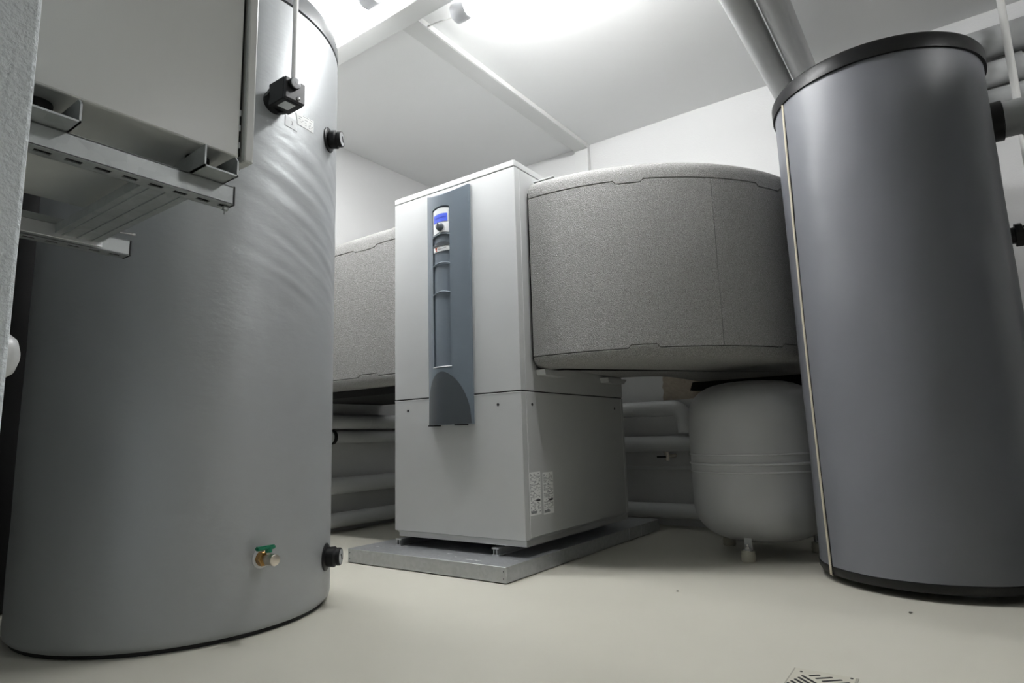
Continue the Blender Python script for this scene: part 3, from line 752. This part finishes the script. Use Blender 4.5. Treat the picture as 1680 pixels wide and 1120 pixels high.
bm = nb(); cyl(bm, (SX+.36, 3.30, 1.405), (.32, 3.30, 1.405), .035, 24); cyl(bm, (.29, 3.30, 1.405), (.315, 3.30, 1.405), .05, 8); obj('pipe_union', bm, M['black'], st, 'black pipe union on the tank side')
bm = nb(); tube(bm, [(.18, 4.1435, 1.72), (.30, 4.1435, 1.63), (.40, 4.1435, 1.645), (.50, 4.1435, 1.69), (.62, 4.1435, 1.70)], .006, 10)
obj('cable', bm, M['black'], None, 'thin dark cable sagging on the back wall behind the charcoal tank', 'cable')

# ------------------------------------------------------------------ electrical enclosure on brackets
BZ = 1.234
cab = thing('electrical_enclosure', (-1.47, .49, BZ), 'large pale grey steel enclosure on bracket rails in front of the silver tank', 'enclosure')
obj('body', bx(nb(), -1.755, -1.195, JY+.03, .684, BZ, 2.05, .004), M['cab'], cab)
bm = nb(); bx(bm, -1.745, -1.205, .684, .692, BZ+.01, 2.04); obj('door_gasket', bm, M['rubber'], cab)
dr_ = obj('door', bx(nb(), -1.765, -1.187, .692, .714, BZ-.006, 2.06, .004), M['cab'], cab)
for z in (1.26, 1.30, 1.335): obj('hinge_pin', bx(nb(), -1.205, -1.2005, .685, .690, z, z+.014, .001), M['galv'], cab)
br = thing('bracket_frame', (-1.47, JY, 1.13), 'galvanised rail bracket frame carrying the grey enclosure, two slotted arms and a cross rail', 'bracket')
def strut(xc, y0, y1, zc, name='arm'):
    w = .0205; bm = nb()
    # C channel open towards the top, slots in the underside
    bx(bm, xc-w, xc-w+.0025, y0, y1, zc-w, zc+w, .0007, 1); bx(bm, xc+w-.0025, xc+w, y0, y1, zc-w, zc+w, .0007, 1)
    bx(bm, xc-w, xc-w+.009, y0, y1, zc+w-.0025, zc+w); bx(bm, xc+w-.009, xc+w, y0, y1, zc+w-.0025, zc+w)
    bx(bm, xc-w, xc-.0065, y0, y1, zc-w, zc-w+.0025); bx(bm, xc+.0065, xc+w, y0, y1, zc-w, zc-w+.0025)
    yy = y0
    while yy < y1:   # bridges between slots
        bx(bm, xc-.0066, xc+.0066, yy, min(yy+.021, y1), zc-w, zc-w+.0025); yy += .047
    a = obj(name, bm, M['galv'], br)
    bm = nb(); bx(bm, xc-w-.001, xc+w+.001, y1, y1+.004, zc-w-.001, zc+w+.001, .001); obj('end_cap', bm, M['black'], a)
    bm = nb(); bx(bm, xc-w+.003, xc+w-.003, y0+.01, y1-.002, zc-w+.004, zc-w+.006); obj('channel_floor', bm, M['slot'], a)
    return a
a1 = strut(-1.234, JY, .686, 1.1535); a2 = strut(-1.772, JY, .706, 1.1535)
bm = nb(); bx(bm, -1.235, -1.225, .672, .684, 1.122, 1.132, .002); cyl(bm, (-1.228, .676, 1.112), (-1.228, .676, 1.132), .002, 8); obj('burr', bm, M['galv'], a1)
# plate along the second arm with rivets and a clip wire
bm = nb(); bx(bm, -1.7512, -1.7485, JY, .640, 1.140, 1.1735, .001, 1); pl_ = obj('cover_strip', bm, M['alu'], a2)
bm = nb(); bx(bm, -1.79, -1.752, JY, .625, 1.1745, 1.192, .001, 1); obj('top_rail', bm, M['galv'], a2)
for yy in (.36, .43, .60): obj('rivet', lathe(nb(), [(.005, 0), (.004, .002), (0, .0025)], frame((-1.7485, yy, 1.158), (1, 0, 0)), 12), M['galv'], a2)
bm = nb(); tube(bm, [(-1.765, .64, 1.185), (-1.762, .67, 1.192), (-1.76, .70, 1.195), (-1.759, .715, 1.196)], .0018, 8); cyl(bm, (-1.7595, .712, 1.1955), (-1.759, .720, 1.197), .004, 10); obj('clip_wire', bm, M['chrome'], a2)
# cross rail (ribbed)
bm = nb(); yc0, yc1 = .535, .632
bx(bm, -1.7505, -1.2555, yc0, yc1, 1.150, 1.1735, .001, 1)
for yy in (.552, .584, .615): bx(bm, -1.7505, -1.2555, yy-.002, yy+.002, 1.148, 1.151)
cyl(bm, (-1.52, .575, 1.1487), (-1.52, .575, 1.151), .0025, 10)
obj('cross_rail', bm, M['galv'], br)
def ubr(y0, y1):
    bm = nb(); x0, x1, z = -1.345, -1.160, 1.1745; yh = (y0+y1)/2
    bx(bm, x0, x1, y0, y1, z, z+.0035)
    prism(bm, [(x0, z), (x1, z), (x1, z+.046), (x1-.012, z+.046), (x0, z+.03)], 'y', y0, y0+.0035)
    prism(bm, [(x0, z), (x1, z), (x1, z+.034), (x1-.010, z+.046), (x0, z+.046)], 'y', y1-.0035, y1)
    o = obj('channel_bracket', bm, M['galv'], br)
    bm = nb(); cyl(bm, (-1.262, yh, z+.004), (-1.262, yh, BZ), .024, 28, .003); obj('rubber_buffer', bm, M['rubber'], o, 'black rubber buffer')
ubr(.593, .665); ubr(.306, .379)

# white dome-ended pipe stub beside the corner wall
bm = nb(); lathe(bm, [(.044, 0), (.044, .072), (.041, .090), (.032, .102), (.014, .109), (0, .110)], frame((-1.36, JY, .79), (0, 1, 0)), 40)
obj('wall_fitting', bm, M['pipewhite'], None, 'round white fitting poking out from behind the rough plastered wall beside the silver tank', 'fitting')

# ------------------------------------------------------------------ floor drain and crumbs
dg = thing('drain_cover', (-.345, 1.757, 0), 'square beige floor drain cover with dark herringbone slots', 'drain cover')
bm = nb(); bx(bm, -.417, -.275, 1.685, 1.827, 0, .004, .0015, 1); obj('plate', bm, M['drain'], dg)
bm = nb(); bx(bm, -.421, -.271, 1.681, 1.831, 0, .0018); obj('rim', bm, mat('drain_rim', (.36, .345, .295), .6), dg)
def slot(cx, cy, L, a):
    ca, sa = math.cos(a), math.sin(a); poly = []
    for i in range(16):
        t = 2*PI*i/16; u = (L/2-.004)*(1 if math.cos(t) > 0 else -1)+.004*math.cos(t); v = .004*math.sin(t)
        poly.append((cx+u*ca-v*sa, cy+u*sa+v*ca))
    obj('slot', prism(nb(), poly, 'z', .0035, .0043), M['slot'], dg)
for k, L in enumerate((.030, .046, .054, .060, .060)):
    a_ = math.radians(40); x_, y_ = -.377+.0165*k, 1.783-.0115*k
    L = min(L, (-.284-x_)/math.cos(a_)); slot(x_+L/2*math.cos(a_), y_+L/2*math.sin(a_), L, a_)
for k, L in enumerate((.058, .066, .060, .045, .028)):
    a_ = math.radians(-44); x_, y_ = -.393-.0052*k, 1.778-.0165*k
    L = min(L, (y_-1.692)/math.sin(-a_)); slot(x_+L/2*math.cos(a_), y_+L/2*math.sin(a_), L, a_)
for (sx, sy) in ((-.399, 1.804), (-.285, 1.817), (-.407, 1.695), (-.285, 1.695)): obj('screw', cyl(nb(), (sx, sy, .003), (sx, sy, .0046), .0038, 14), M['slot'], dg)
def crumb(px, py, r, label, seed):
    q = random.Random(seed); bm = nb(); bmesh.ops.create_icosphere(bm, subdivisions=2, radius=r)
    for v in bm.verts: v.co *= q.uniform(.6, 1.2); v.co.z = v.co.z*.5
    mz = min(v.co.z for v in bm.verts); bmesh.ops.translate(bm, vec=(px, py, -mz), verts=bm.verts)
    obj('crumb', bm, M['dust'], None, label, 'debris')
crumb(-.199, 2.54, .006, 'tiny grey crumb on the floor in front of the charcoal tank', 3)
crumb(-.975, 2.452, .005, 'tiny dark crumb on the floor between platform and charcoal tank', 4)

# ------------------------------------------------------------------ camera
cam = bpy.data.cameras.new('camera'); co = bpy.data.objects.new('camera', cam); COL.objects.link(co)
cam.sensor_fit = 'HORIZONTAL'; cam.sensor_width = 36; cam.lens = 36*1010/1680; cam.clip_start = .02
R = Matrix(((0.8121976557924355, 0.11389699062808223, 0.5721559607756773), (0.5826312020832516, -0.10861230497202379, -0.8054466149706564), (-0.029594767853404216, 0.9875377677509503, -0.15457460005179532)))
co.matrix_world = Matrix.Translation((0, 0, .62)) @ R.to_4x4()
SC.camera = co

# ------------------------------------------------------------------ world, view
w = bpy.data.worlds.new('world'); SC.world = w; w.use_nodes = True
w.node_tree.nodes['Background'].inputs['Color'].default_value = (.5, .55, .6, 1)
w.node_tree.nodes['Background'].inputs['Strength'].default_value = .0
vs = SC.view_settings; vs.view_transform = 'Standard'; vs.look = 'None'; vs.gamma = 1; vs.use_curve_mapping = False
vs.exposure = 1.75
SC.cycles.max_bounces = 10; SC.cycles.diffuse_bounces = 4; SC.cycles.sample_clamp_indirect = 6
SC.cycles.use_denoising = True
